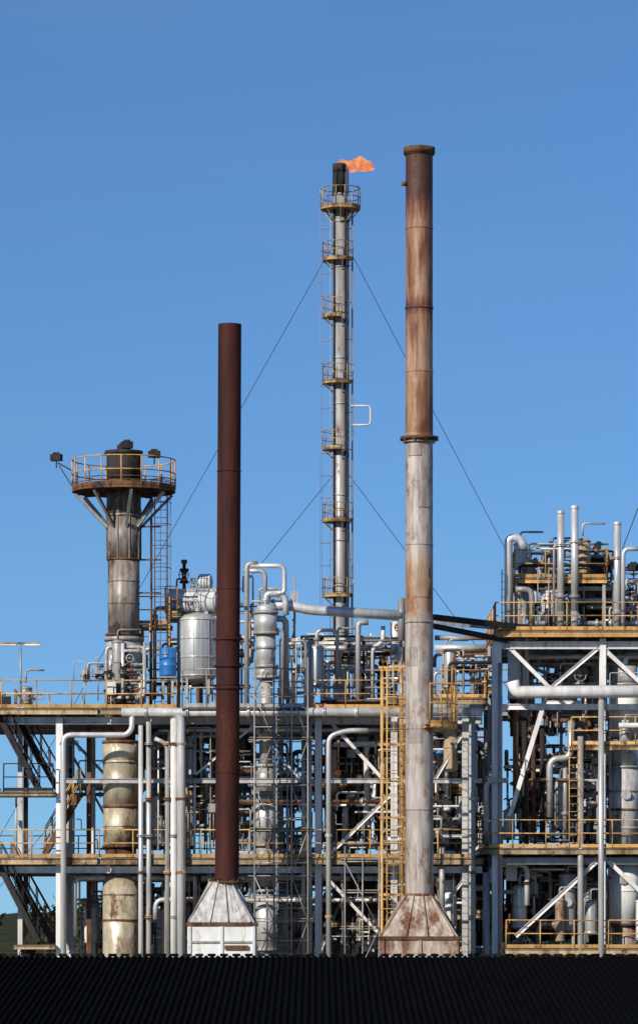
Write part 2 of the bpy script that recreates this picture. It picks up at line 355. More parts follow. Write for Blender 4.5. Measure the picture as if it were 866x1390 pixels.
# ================================================================== SCENE
g=B('ground'); g.add([(-3000,-3000,0),(3000,-3000,0),(3000,3000,0),(-3000,3000,0)],[(0,1,2,3)],'ground',tone=1); g.done()
sh=B('corrugated_roof_shed'); zr=Z(1299,-60); n=1500; xs=[-22+44*i/n for i in range(n+1)]
vs=[];fs=[]
for i,x in enumerate(xs):
    w=.03*math.sin(2*math.pi*x/.146)
    vs+=[(x,-79,1.15+w),(x,-60,zr+w),(x,-52,1.9+w)]
for i in range(n):
    a=i*3; fs+=[(a,a+3,a+4,a+1),(a+1,a+4,a+5,a+2)]
sh.add(vs,fs,'roofing',tone=1)
sh.box((0,-65.5,.5),(43,24,1.0),'shedwall',tone=1)
for k in range(146): sh.box((-21.8+k*.3,-60,zr+.03),(.19,.26,.07),'roofing',tone=R.uniform(.8,6))
sh.done()
# ---- flare stack (y=60)
fy=60; k=(D+fy)/D; fx=X(462,fy); f=B('flare_stack')
f.cyl((fx,fy,0),(fx,fy,Z(262,fy)),9.5/S*k,'galv',seg=24,tone=.8)
f.cyl((fx-.04,fy,Z(262,fy)),(fx-.04,fy,Z(232,fy)),.30,'dark',seg=18); f.cyl((fx-.04,fy,Z(232,fy)),(fx-.04,fy,Z(222,fy)),.36,'dark',r1=.38,seg=18,caps=True)
for i in range(9):
    t=i*math.tau/9; f.cyl((fx+.42*math.cos(t),fy+.42*math.sin(t),Z(265,fy)),(fx+.40*math.cos(t),fy+.40*math.sin(t),Z(224,fy)),.035,'dark',seg=6)
for py in range(300,880,62): f.lathe((fx,fy,Z(py,fy)),[(.37,-.04),(.41,-.04),(.41,.04),(.37,.04)],'galv',20)
f.pipe([(fx+.27,fy-.40,2),(fx+.27,fy-.40,Z(270,fy))],.055,'dark'); f.pipe([(fx+.42,fy-.25,2),(fx+.42,fy-.25,Z(280,fy))],.045,'rust'); f.pipe([(fx-.34,fy-.3,2),(fx-.34,fy-.3,Z(280,fy))],.05,'dark')
f.pipe([(fx+.64,fy,2),(fx+.64,fy,Z(262,fy))],.05,'tan'); f.pipe([(fx+.62,fy-.1,Z(577,fy)),(X(503,fy),fy-.1,Z(577,fy)),(X(503,fy),fy-.1,Z(551,fy)),(fx+.55,fy-.1,Z(551,fy))],.055,'white',bend=.2,tone=.8)
f.ladder(fx-.54,fy-.05,Z(880,fy),Z(275,fy),'tan',True,-1,ax='y',cr=.28,rr=.018,hoop=1.2,strips=(2.5,4,5.5),cw=.011,step=.4)
for py in range(310,870,50): f.cyl((fx-.56,fy-.1,Z(py,fy)),(fx-.3,fy-.1,Z(py,fy)),.02,'tan',seg=4); f.cyl((fx+.3,fy,Z(py,fy)),(fx+.64,fy,Z(py,fy)),.022,'tan',seg=4)
for i,py in enumerate([348,425,515,605,703,805]):
    z=Z(py+4,fy); a0,a1=math.radians(110),math.radians(285 if i in (1,3) else 345)
    f.annulus((fx-.12,fy),.42,.84,z,'flarerail',.09,a0,a1); f.ringrail((fx-.12,fy),.82,z,'flarerail',.92,a0,a1,5 if i in (1,3) else 6,'flarerail',.02,.1)
    for t in (150,210,285):
        t=math.radians(t); f.beam((fx-.1+.8*math.cos(t),fy+.8*math.sin(t),z-.1),(fx+.36*math.cos(t),fy+.36*math.sin(t),z-.6),.04,.04,'tan')
z=Z(282,fy); f.annulus((fx,fy),.42,1.06,z,'flarerail',.1); f.ringrail((fx,fy),1.05,z,'flarerail',1.05,n=14,toe='flarerail',rr=.024)
for t in range(8): 
    t=t*math.pi/4; f.beam((fx+1.0*math.cos(t),fy+1.0*math.sin(t),z-.12),(fx+.4*math.cos(t),fy+.4*math.sin(t),z-.8),.05,.05,'tan')
f.vessel((fx+.1,fy),.62,Z(905,fy),Z(872,fy),'tan',bands=.8)
gz=0.2
for (px,py,gx,gy) in ((452,332,-22.0,60),(474,338,22.5,60),(452,645,-22.0,60),(474,645,22.5,60),(464,335,fx+1.5,98),(464,640,fx+1.5,98)):
    f.cyl((X(px,fy),fy,Z(py,fy)),(gx,gy,gz),.017,'dark',seg=5,caps=False)
for gx,gy in ((-22,60),(22.5,60),(fx+1.5,98)): f.box((gx,gy,.2),(1.2,1.2,.6),'conc')
fo=f.done()
fl=B('flame',fo)
def blob(c,a,b_,cc,seed):
    sg,rn=28,20; vs=[];fs=[];rr=random.Random(seed); ph=[rr.uniform(0,6) for _ in range(6)]
    for i in range(rn+1):
        t=math.pi*i/rn
        for j in range(sg):
            u=2*math.pi*j/sg; w=1+.2*math.sin(3*u+ph[0]+4*t)+.18*math.sin(7*t+ph[1]+2*u)+.12*math.sin(9*u+ph[2]+9*t)
            x=-math.cos(t); y=math.sin(t)*math.cos(u)*w; z=math.sin(t)*math.sin(u)*w
            vs.append((c[0]+x*a,c[1]+y*b_,c[2]+z*cc+.07*math.sin(x*5+ph[3])))
    for i in range(rn):
        for j in range(sg): fs.append((i*sg+j,i*sg+(j+1)%sg,(i+1)*sg+(j+1)%sg,(i+1)*sg+j))
    fl.add(vs,fs,'flame',True,1)
fz=Z(224,fy)
blob((fx+1.02,fy,fz+.02),.72,.30,.33,1); blob((fx+1.42,fy+.1,fz-.07),.42,.2,.17,2); blob((fx+.28,fy,fz+.20),.50,.2,.08,3); blob((fx+.75,fy-.1,fz+.0),.5,.2,.22,4); blob((fx+1.5,fy,fz+.08),.36,.12,.11,6); blob((fx+1.0,fy,fz+.22),.4,.12,.12,8)
fl.done()
# ---- rusty tall stack (y=-4)
sy=-4; sx=X(569,sy); kk=(D+sy)/D; st=B('rusty_chimney_stack')
secs=[(1215,1100,19.5),(1100,990,19.2),(990,845,19),(845,740,18.7),(740,597,18.5),(593,505,18.7),(505,418,18.5),(418,310,18.4),(310,208,18.4)]
for a,b_,rp in secs: st.cyl((sx,sy,Z(a,sy)),(sx,sy,Z(b_,sy)),rp/S*kk,'oldstack',seg=40,caps=False,tone=R.uniform(.92,1.08))
for py,rp,h in ((204,21.5,8),(208.5,20.2,3),(418,19.3,3),(595,26,4),(600,22,2),(845,19.8,3),(1218,22,8),(1100,19.9,2),(990,19.8,2),(740,19.1,1.5),(505,19.1,1.5),(310,19.0,1.5)):
    st.lathe((sx,sy,Z(py,sy)),[(.3,-h/2/S),(rp/S*kk,-h/2/S),(rp/S*kk,h/2/S),(.3,h/2/S)],'rust' if py in (204,595,1218,208.5) else 'oldstack',40,tone=.8)
for i in range(10):
    t=i*math.tau/10; st.box((sx+.68*math.cos(t),sy+.68*math.sin(t),Z(597,sy)),(.07,.07,.1),'rust',rz=t)
st.cyl((sx-.5,sy-.2,Z(250,sy)),(sx-.68,sy-.2,Z(250,sy)),.09,'rust',seg=8); st.cyl((sx,sy,Z(208,sy)),(sx,sy,Z(205,sy)),.47,'dark',seg=30)
# welded repair plates
for t,pa,pb,w_ in ((-1.5,812,770,.34),(-1.15,800,786,.3),(-2.2,905,880,.25),(-1.9,1010,985,.3),(-1.2,690,660,.28),(-2.0,620,605,.3)):
    n=6; r_=19.4/S*kk+.008; vs=[]
    for i in range(n+1):
        u=t+(i/n-.5)*w_/.28
        for z in (Z(pa,sy),Z(pb,sy)): vs.append((sx+r_*math.cos(u),sy+r_*math.sin(u),z))
    st.add(vs,[(2*i,2*i+2,2*i+3,2*i+1) for i in range(n)],'oldstack',tone=.8)
def hood(b,x,y,pyt,pyb,rt,wb,mt,ribs=True,boxmat='boxwhite'):
    zt,zb=Z(pyt,y),Z(pyb,y); n=32; vs=[]
    for i in range(n):
        t=2*math.pi*i/n+math.pi/4; vs.append((x+rt*math.cos(t),y+rt*math.sin(t),zt))
    for i in range(n):
        t=2*math.pi*i/n+math.pi/4; c,s_=math.cos(t),math.sin(t); m=max(abs(c),abs(s_)); vs.append((x+wb*c/m,y+wb*s_/m,zb))
    b.add(vs,[(i,(i+1)%n,(i+1)%n+n,i+n)[::-1] for i in range(n)],mt,False,1)
    if ribs:
        for i in range(12):
            t2=2*math.pi*(i+.37)/12
            c,s_=math.cos(t2),math.sin(t2); m=max(abs(c),abs(s_))
            b.beam((x+rt*1.03*c,y+rt*1.03*s_,zt),(x+wb*1.02*c/m,y+wb*1.02*s_/m,zb+.02),.025,.09,mt)
    b.box((x,y,zb-.07),(wb*2+.22,wb*2+.22,.14),'rust' )
    b.box((x,y,(zb-.15)/2),(wb*2+.12,wb*2+.12,zb-.15),boxmat,tone=1)
    for dx in (-1,0,1): b.box((x+dx*wb*.98,y-wb-.09,(zb-.15)/2),(.10,.06,zb-.16),boxmat,tone=.9)
    b.box((x,y-wb-.08,zb-.75),(wb*2+.1,.05,.08),'galv')
hood(st,sx,sy,1215,1272,19.6/S*kk*1.05,51/S*kk,'hood',True,'hood')
zt=Z(985,sy)
st.annulus((sx,sy),.58,1.45,zt,'ochre',.12,math.radians(-75),math.radians(40)); st.ringrail((sx,sy),1.43,zt,'ochre',1.5,math.radians(-75),math.radians(40),6,'ochre')
st.ladder(sx+1.0,sy-.9,zt-.2,Z(925,sy),'ochre',True,-1)
st.ladder(X(534,sy),sy+.3,0,Z(905,sy),'ochre',True,-1,w=.5,cr=.42)
for py in (905,960,1010,1060,1110,1160,1215):
    z=Z(py,sy); st.box((X(531,sy),sy+.5,z),(.95,.06,.09),'ochre'); st.beam((X(545,sy),sy+.5,z),(sx-.4,sy,z),.06,.06,'ochre')
for px in (518,546): st.beam((X(px,sy),sy+.5,0),(X(px,sy),sy+.5,Z(905,sy)),.08,.08,'ochre')
st.done()
# ---- dark red stack
y=-4; x=X(308,y); s2=B('dark_red_chimney_stack'); xt=X(312,y)
for a,b_ in ((1195,1050),(1050,930),(930,800),(800,640),(640,440)):
    fa=(1195-a)/755; fb=(1195-b_)/755
    s2.cyl((x+(xt-x)*fa,y,Z(a,y)),(x+(xt-x)*fb,y,Z(b_,y)),(16.3-.6*fa)/S*kk,'redstack',r1=(16.3-.6*fb)/S*kk,seg=36,tone=R.uniform(.85,1.1),caps=False)
    s2.lathe((x+(xt-x)*fa,y,Z(a,y)),[(.4,-.02),(16.5/S*kk,-.02),(16.5/S*kk,.02),(.4,.02)],'redstack',36)
s2.cyl((xt,y,Z(442,y)),(xt,y,Z(440.5,y)),.42,'dark',seg=30)
s2.lathe((x,y,Z(1197,y)),[(.4,-.09),(.58,-.09),(.58,.0),(.48,0),(.48,.04),(.4,.04)],'rust',36)
for i in range(12):
    t=i*math.tau/12; s2.box((x+.52*math.cos(t),y+.52*math.sin(t),Z(1195,y)),(.06,.06,.1),'dark',rz=t)
for py in (868,905,935):
    s2.lathe((x+(xt-x)*(1195-py)/755,y,Z(py,y)),[(.4,-.05),(.49,-.05),(.49,.05),(.4,.05)],'redstack',30); s2.box((x+.05,y-.0,Z(py,y)),(1.15,.08,.08),'redstack')
hood(s2,X(302,y),y,1198,1253,.46,44/S*kk,'hoodgrey',True)
s2.box((X(322,y),y-1.36,Z(1287,y)),(.9,.03,.16),'rust')
s2.done()
# ---- distillation column with crown platform
kc=1.0; dc=B('distillation_column'); 
def sec(b,x,y,pa,pb,rp,mt,tone=1,seg=36):
    kq=(D+y)/D; b.cyl((x,y,Z(pa,y)),(x,y,Z(pb,y)),rp/S*kq,mt,seg=seg,tone=tone)
def band(b,x,y,py,rp,h,mt,tone=None):
    kq=(D+y)/D; b.lathe((x,y,Z(py,y)),[(rp*.7/S*kq,-h/2/S),(rp/S*kq,-h/2/S),(rp/S*kq,h/2/S),(rp*.7/S*kq,h/2/S)],mt,36,tone)
x=X(164,1.2); y=1.2
LC=(x,y)
sec(dc,x,y,1395,1188,24.5,'goldclad',1.1); sec(dc,x,y,1188,1150,21,'rust',.6); sec(dc,x,y,1150,1095,23.6,'goldclad',1.05); sec(dc,x,y,1095,1035,24,'goldclad',.85); sec(dc,x,y,1035,1008,24.2,'goldclad',1.1); sec(dc,x,y,1008,945,20,'rust',.8); sec(dc,x,y,945,905,22,'alu',.7)
for py,rp,h,m in ((1008,25.5,4,'rust'),(1035,25.5,3,'goldclad'),(1065,24.8,2,'goldclad'),(1095,25.5,4,'rust'),(1122,24.3,2,'goldclad'),(1150,25.5,3,'rust'),(1188,26.5,4,'rust'),(1215,25.5,2,'goldclad'),(1250,25.5,3,'rust')): band(dc,x,y,py,rp,h,m)
x=X(168,1.2)
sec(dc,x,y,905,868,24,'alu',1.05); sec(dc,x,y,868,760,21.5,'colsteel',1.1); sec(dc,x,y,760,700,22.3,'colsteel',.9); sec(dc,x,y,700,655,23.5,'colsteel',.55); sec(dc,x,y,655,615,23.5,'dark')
for py,rp,h,m in ((905,27,5,'galv'),(868,27,5,'galv'),(862,25,3,'rust'),(887,25,2,'galv'),(760,23.2,2,'rust'),(700,24,3,'colsteel'),(655,25.5,4,'rust'),(636,25,3,'dark'),(615,26,5,'dark'),(820,22.2,1.5,'colsteel'),(790,22.2,1.2,'colsteel')): band(dc,x,y,py,rp,h,m)
dc.box((x,y,Z(609,y)),(.5,.5,.22),'dark'); dc.box((x,y,Z(604,y)),(.34,.34,.12),'dark')
for i in range(9):
    t=math.tau*i/9+.2; rr=(22.8 if i%2 else 23.5)/S*kc
    dc.beam((x+rr*math.cos(t),y+rr*math.sin(t),Z(760,y)),(x+rr*math.cos(t),y+rr*math.sin(t),Z(690,y)),.06,.04,'colsteel')
zc=Z(664,y); rp=70.5/S
dc.annulus((x,y),.68,rp,zc,'rust',.07); dc.annulus((x,y),rp-.05,rp+.01,zc-.07,'rust',.06); dc.ringrail((x,y),rp,zc,'ochre',1.12,n=16,toe='rust',rr=.026,th=.12); dc.ringrail((x,y),rp,zc+.02,'rust',.3,n=16,toe=None,rr=.02)
for i in range(8):
    t=math.tau*i/8+.2; c_,s_=math.cos(t),math.sin(t)
    dc.beam((x+(rp-.1)*c_,y+(rp-.1)*s_,zc-.2),(x+.66*c_,y+.66*s_,zc-1.5),.11,.11,'galv','I'); dc.beam((x+.66*c_,y+.66*s_,zc-.15),(x+(rp-.1)*c_,y+(rp-.1)*s_,zc-.15),.1,.12,'rust','I')
dc.beam((x-rp,y-.3,zc+.7),(x-rp-.55,y-.3,zc+1.0),.05,.05,'dark'); dc.beam((x-rp,y-.3,zc+.1),(x-rp-.5,y-.3,zc+.9),.04,.04,'dark'); dc.flood((x-rp-.6,y-.3,zc+1.2)); dc.flood((x+1.25,y-1.4,zc+1.2),1)
dc.flood((x+.15,y-.5,Z(606,y)),1)
dc.ladder(X(219,y),y-.1,Z(960,y),Z(668,y),'rust',True,-1,w=.5,cr=.40)
for py in (715,760,805,850): dc.beam((x+.55,y,Z(py,y)),(X(219,y),y,Z(py,y)),.06,.06,'rust')
dc.pipe([(X(205,y),y+.3,Z(960,y)),(X(205,y),y+.3,Z(700,y))],.045,'rust')
dc.pipe([(x+.4,y-.62,Z(955,y)),(x+.4,y-.62,Z(880,y)),(x-.1,y-.75,Z(880,y)),(x-.1,y-.75,Z(925,y))],.08,'alu')
clutter(dc,140,196,872,955,.25,.6,26,.03,.08,['alu','galv','galv','rust'],seed=4)
clutter(dc,100,150,890,925,2.5,4,8,.02,.05,['galv'],seed=41)
dc.done()
# ---- main process structure (y 0..8)
ps=B('process_platform_structure')
z1=Z(1165); z2=Z(962); xl=X(-140); xr=X(655)
colpx=[-60,80,246,432,535,632]
for px in colpx:
    for yy,mt in ((0.35,'white'),(4.2,'galv'),(8,'galv')):
        ps.beam((X(px),yy,0),(X(px),yy,z2-.34),.26,.26,mt,'I')
for yy in (2.9,6):
    for px in (20,115,300,380,480,590): ps.beam((X(px),yy,0),(X(px),yy,z2-.3),.18,.18,R.choice(['galv','rust','white']),'I')
def holed(x0,x1,z,eh):
    a,b_=LC[0]-.85,LC[0]+.85
    ps.deck(x0,a,-.2,8.4,z,'galv',eh); ps.deck(b_,x1,-.2,8.4,z,'galv',eh); ps.deck(a+.14,b_-.14,-.2,.35,z,'galv',eh,False); ps.deck(a+.14,b_-.14,2.1,8.4,z,'galv',eh,False)
holed(xl,xr,z1,.22); holed(xl,X(246),z2,.2); ps.deck(X(246)+.14,X(520),-.2,8.4,z2,'galv',.2); ps.deck(X(520)+.14,X(662),.6,8.4,z2+.45,'galv',.2)
for yy in (.35,4.2,8): 
    ps.beam((xl,yy,z2-.46),(xr,yy,z2-.46),.2,.28,'white' if yy<1 else 'galv','I'); ps.beam((xl,yy,z1-.46),(xr,yy,z1-.46),.2,.26,'white' if yy<1 else 'galv','I')
for yy in (.35,4.2,8): ps.beam((X(80),yy,Z(1060)),(xr,yy,Z(1060)),.14,.18,'galv','I')
ps.rail([(xl,-.2,z2),(X(240),-.2,z2)]); ps.rail([(X(418),-.2,z2),(X(520),-.2,z2)]); ps.rail([(X(520),.6,z2+.45),(X(662),.6,z2+.45),(X(662),8.3,z2+.45)])
ps.rail([(xl,8.3,z2),(X(520),8.3,z2)]); ps.rail([(xl,-.2,z1),(X(640),-.2,z1)]); ps.rail([(xl,8.3,z1),(X(640),8.3,z1)],'ochre')
ps.rail([(X(248),-.6,z2+.0),(X(414),-.6,z2+.0)],'galv',h=1.5,sp=1.0)
ps.box(((X(248)+X(414))/2,-.45,z2-.08),(X(414)-X(248),.6,.1),'grate')
for px in range(255,415,26): ps.beam((X(px),-.1,z2-.6),(X(px),-.72,z2-.1),.06,.06,'galv')
for a,b_,yy,w in (((448,980),(535,1075),.5,.13),((535,1075),(448,1160),.52,.13),((340,980),(300,955),-.1,.05),((246,985),(150,1150),4.0,.12),((80,985),(150,1060),4.0,.12),((640,975),(590,1060),.5,.12),((432,1180),(535,1290),.5,.12),((640,1180),(560,1290),.55,.12),((246,1180),(345,1290),4.1,.12),((345,985),(432,1070),4.1,.12),((345,1160),(432,1070),4.05,.12),((432,1300),(480,1180),3.0,.1),((90,1010),(160,1140),7.9,.1),((340,985),(432,1085),.56,.09),((256,1060),(345,985),.56,.08)):
    ps.beam(P(a[0],a[1],yy),P(b_[0],b_[1],yy),w,w,'white' if yy<1 else 'galv','I')
ps.deck(X(345),X(520),3,7,Z(1062),'galv',.2); ps.rail([(X(420),3,Z(1062)),(X(520),3,Z(1062))])
ps.deck(X(195),X(290),3,7,Z(1075),'galv',.2); ps.rail([(X(195),3,Z(1075)),(X(290),3,Z(1075))])
ps.deck(X(590),X(660),1.5,6,Z(1240),'galv',.2); ps.rail([(X(590),1.5,Z(1240)),(X(660),1.5,Z(1240))])
ps.deck(X(440),X(520),2.5,6,Z(1250),'galv',.2); ps.deck(X(540),X(655),2.5,7,Z(1066),'galv',.2); ps.rail([(X(590),2.5,Z(1066)),(X(655),2.5,Z(1066))])
ps.stair(P(-2,972,.2),P(52,1072,.2),.9); ps.deck(X(-20),X(75),-.1,1.3,Z(1075),'galv',.14); ps.rail([(X(5),-.1,Z(1075)),(X(72),-.1,Z(1075))],'dark',sp=.8)
ps.stair(P(108,1078,1.5),P(60,1160,1.5),.8,'rust','ochre'); ps.stair(P(0,1178,.2),P(52,1280,.2),.9); ps.stair(P(45,1280,.2)+Vector((0,1,0)),P(0,1388,.2)+Vector((0,1,0)),.9)
ps.deck(X(20),X(75),-.1,2.1,Z(1283),'galv',.14); ps.stair(P(-60,975,3),P(-5,1072,3),.9)
ps.stair(P(20,970,1.8),P(78,1072,1.8),.8,'dark','rust'); ps.stair(P(15,1178,1.8),P(72,1280,1.8),.8,'dark','rust')
def tlamp(name,px,pyt,pyb,w,yy):
    t=B(name); t.cyl(P(px,pyb,yy),P(px,pyt,yy),.04,'galv',seg=8); 
    c=P(px,pyt,yy); t.box(c+Vector((0,0,.05)),(w/S,.12,.06),'edge'); t.box(c+Vector((-.5*w/S+.3,0,-.02)),(.6,.22,.06),'white'); t.box(c+Vector((.5*w/S-.3,0,-.02)),(.6,.22,.06),'white'); t.box(P(px,pyb,yy)+Vector((0,0,.03)),(.25,.25,.06),'galv')
    return t.done()
tlamp('work_lamp_mast',28,875,962,54,-.1); tlamp('work_lamp_mast',22,1078,1162,50,4)
ps.done()
# ---- front service pipes
pp=B('service_piping')
def pl(r,mt,yy,*pts,**kw): pp.pipe([P(a,b_,yy) for a,b_ in pts],r/S,mt,seg=12,**kw)
pl(3.8,'alu',-.5,(86,1395),(86,998),(172,998),(179,990),(179,970),tone=1.05); pl(3.2,'alu',-.45,(191,1395),(191,985),tone=1.1); pl(3.6,'galv',-.3,(202,1395),(202,980)); pl(5.8,'alu',-.5,(246,1395),(246,968),(215,968),tone=1.1); pl(3,'galv',-.4,(227,1395),(227,1010),(210,1003)); pl(4.6,'white',-.4,(236,1395),(236,975),tone=.95)
pl(6,'alu',-.55,(165,967),(655,967),tone=1.1); pl(3,'alu',-.5,(250,958),(410,958)); pl(4,'galv',-.2,(560,975),(560,960),(655,960)); pl(3.4,'alu',-.5,(446,1395),(446,1000),(470,992),(500,992))
pl(4.5,'white',-.1,(641,1395),(641,975)); pl(3.5,'galv',0,(420,1395),(420,870)); pl(3,'galv',0,(412,1395),(412,985)); pl(4,'galv',.1,(600,1240),(600,1150)); pl(3,'tan',-.3,(226,1210),(226,1395))
for px in (191,202,227,246,236,86,446,641):
    for py in (1010,1085,1135,1185,1245):
        if R.random()<.6: pp.flange(P(px,py,-.45),(0,0,1),.15 if px!=246 else .24,R.choice(['galv','alu','rust','ochre']))
for px in range(200,660,48): pp.flange(P(px+R.uniform(-8,8),967,-.55),(1,0,0),.22,'alu')
pl(7,'alu',2,(372,822),(395,822),(420,828),(545,836),tone=1.1); pl(4.5,'alu',2.4,(372,840),(388,840),(388,950)); pl(5,'galv',2,(545,812),(545,870)); pl(3.4,'galv',1.5,(335,960),(335,765),(350,765)); pl(3.2,'alu',1.5,(340,768),(386,768),(386,805),(375,805)); pl(3,'galv',3,(330,775),(360,775),(360,830))
pl(4,'alu',3,(420,880),(520,880)); pl(3.2,'galv',3.4,(420,868),(540,868)); pl(3,'white',2.5,(400,905),(440,905),(440,950)); pl(5,'alu',3.2,(590,880),(660,880)); pl(3.5,'galv',4,(590,866),(664,866)); pl(4,'galv',2,(486,955),(486,845),(500,845)); pl(3,'white',2.6,(505,955),(505,880),(520,872),(520,850))
pl(2.2,'galv',1,(395,870),(415,870),(415,955)); pl(2.5,'alu',1.2,(300,880),(300,820),(330,820))
pp.beam(P(588,838,-2.5),P(800,862,1.5),.18,.22,'dark'); pp.beam(P(588,850,-2.4),P(690,870,0),.16,.2,'dark'); pp.beam(P(590,845,-1),P(775,862,2),.10,.14,'galv')
rack(pp,X(200),X(650),z2-.85,[1,1.4,1.8,2.3,2.9,3.5,5,5.6,6.2,7],61); rack(pp,X(90),X(650),z1-.85,[.9,1.3,2.4,2.9,3.5,5,5.8,6.6],62); rack(pp,X(260),X(650),Z(1090),[.8,1.5,2.2,3.4,5,6],63); rack(pp,X(200),X(640),Z(1225),[.8,1.5,2.2,3.4,5,6],64); rack(pp,X(420),X(650),z2+.25,[1,1.6,2.4,3.3,4.4,5.5],65); rack(pp,X(-60),X(240),z2+.2,[3.2,4.4,5.5],66)
clutter(pp,196,340,815,955,3,7,34,.03,.09,seed=21); clutter(pp,380,545,860,960,2,7.6,70,.03,.09,seed=22); clutter(pp,590,668,880,955,2.5,7,34,.03,.08,seed=23)
clutter(pp,330,400,780,900,4,6,14,.03,.07,seed=24); clutter(pp,480,548,845,900,3,6,8,.03,.07,seed=25)
clutter(pp,195,345,985,1155,1.2,7.8,110,.03,.14,seed=31); clutter(pp,415,660,985,1155,1.2,7.8,160,.03,.15,seed=32); clutter(pp,195,345,1175,1380,1.2,7.8,85,.03,.14,seed=33); clutter(pp,400,660,1175,1380,1.2,7.8,140,.03,.15,seed=34); clutter(pp,345,415,985,1380,2.4,7.8,60,.03,.12,seed=35)
clutter(pp,100,190,1180,1380,2.6,7,22,.03,.1,seed=36); clutter(pp,90,150,985,1155,4,8,12,.03,.08,seed=37); clutter(pp,0,60,935,955,2,7,6,.02,.05,['galv'],seed=38)
clutter(pp,420,640,985,1150,.5,1.2,30,.02,.05,seed=39); clutter(pp,420,640,1175,1290,.5,1.2,30,.02,.05,seed=40); clutter(pp,255,340,985,1290,.5,1.2,24,.02,.05,seed=42)
pp.done()
# ---- process vessels on and below the deck
def supports(b,x,y,r,z0,z1,mt='galv'):
    for i in range(4):
        t=math.pi/4+i*math.pi/2; b.beam((x+r*math.cos(t),y+r*math.sin(t),z0),(x+r*math.cos(t),y+r*math.sin(t),z1),.09,.09,mt)
v=B('vertical_storage_vessel'); y=1.2; x=X(269,y); v.vessel((x,y),.70,Z(918,y),Z(842,y),'alu',bands=.72,tone=.85,head=.42); supports(v,x,y,.6,z2,Z(915,y))
for i in range(14):
    t=i*math.tau/14; v.beam((x+.705*math.cos(t),y+.705*math.sin(t),Z(918,y)),(x+.705*math.cos(t),y+.705*math.sin(t),Z(842,y)),.015,.03,'alu')
v.pipe([(x,y,Z(835,y)),(x,y,Z(815,y)),(x-.6,y,Z(815,y))],.06,'galv'); v.flange((x,y,Z(828,y)),(0,0,1),.13); v.pipe([(x,y,Z(930,y)),(x,y,z2+.2),(x+1.4,y,z2+.2)],.07,'rust'); v.done()
d=B('blue_drum'); y=.9; x=X(228,y); d.lathe((x,y,0),[(0,Z(918,y)),(.32,Z(918,y)),(.33,Z(916,y)),(.33,Z(905,y)),(.345,Z(904,y)),(.33,Z(903,y)),(.33,Z(894,y)),(.345,Z(893,y)),(.33,Z(892,y)),(.33,Z(882,y)),(.32,Z(880,y)),(0,Z(879.5,y))],'blue',28,tone=1); supports(d,x,y,.26,z2,Z(918,y)); d.box((x,y,Z(919,y)-.03),(.7,.7,.06),'galv'); d.cyl((x+.1,y,Z(880,y)),(x+.1,y,Z(876,y)),.04,'dark',seg=8); d.done()
hv=B('horizontal_storage_vessel'); y=3.5; hv.hvessel((X(262,y),y,Z(818,y)),.46,1.75,'white',tone=1.0); supports(hv,X(262,y),y,.8,z2,Z(832,y)); hv.deck(X(228,y),X(300,y),y-1,y+1,Z(836,y),'galv',.15)
hv.hvessel((X(278,y),y+.2,Z(790,y)),.32,.35,'white',saddles=True); hv.box((X(262,y),y,Z(802,y)),(1.9,.5,.12),'galv')
hv.cyl(P(250,800,y),P(250,765,y),.07,'rust'); hv.valve(P(250,782,y),(0,0,1),.10,'rust'); hv.cyl(P(250,765,y),P(250,760,y),.12,'rust'); hv.pipe([P(240,800,y),P(240,786,y),P(246,786,y)],.04,'galv'); hv.valve(P(262,792,y),(0,0,1),.06,'galv')
hv.rail([P(226,836,y)-Vector((0,1,0)),P(242,836,y)-Vector((0,1,0))],'ochre'); 
hvo=hv.done()
tx=bpy.data.curves.new('lettering','FONT'); tx.body='HKHGN'; tx.size=.30; tx.extrude=.004; tx.align_x='CENTER'; to=bpy.data.objects.new('lettering',tx); bpy.context.scene.collection.objects.link(to); to.rotation_euler=(math.radians(90),0,0)
hb=P(250,820,3.5); to.location=(hb.x,3.5-.5,hb.z-.05); tx.materials.append(MATS['ink']); to.parent=hvo
lb=B('ladder_frame'); y=2; lb.deck(X(186,y),X(232,y),y-.2,y+1,Z(848,y),'ochre',.12); lb.rail([P(188,848,y)-Vector((0,.2,0)),P(230,848,y)-Vector((0,.2,0))],'ochre'); lb.ladder(X(197,y),y-.5,z2,Z(848,y),'ochre',False); supports(lb,X(211,y),y+.35,.75,z2,Z(848,y),'ochre'); lb.done()
r=B('reactor_column'); y=1.6; x=X(361,y); kq=(D+y)/D
for a,b_,rp,m in ((905,862,13,'alu'),(858,832,15,'alu'),(920,905,15,'galv'),(1290,1215,16,'alu'),(1205,1150,15,'galv'),(1145,1080,17,'alu'),(1075,1040,15,'galv'),(1395,1290,14,'galv'),(1040,920,9,'galv')): sec(r,x,y,a,b_,rp,m)
for py,rp in ((920,18),(905,17),(860,18),(832,17),(828,13),(1290,18),(1210,19),(1148,19),(1078,19),(1040,17),(880,14)): band(r,x,y,py,rp,4,'galv')
r.vessel((x,y),.40,Z(830,y),Z(826,y),'alu',bands=0); r.pipe([(x,y,Z(820,y)),(x,y,Z(806,y)),(X(388,y),y,Z(806,y)),(X(388,y),y,Z(835,y))],.13,'alu'); r.flange((x,y,Z(816,y)),(0,0,1),.2)
r.pipe([(x+.3,y,Z(855,y)),(X(384,y),y,Z(855,y)),(X(384,y),y,Z(950,y))],.07,'galv'); r.done()
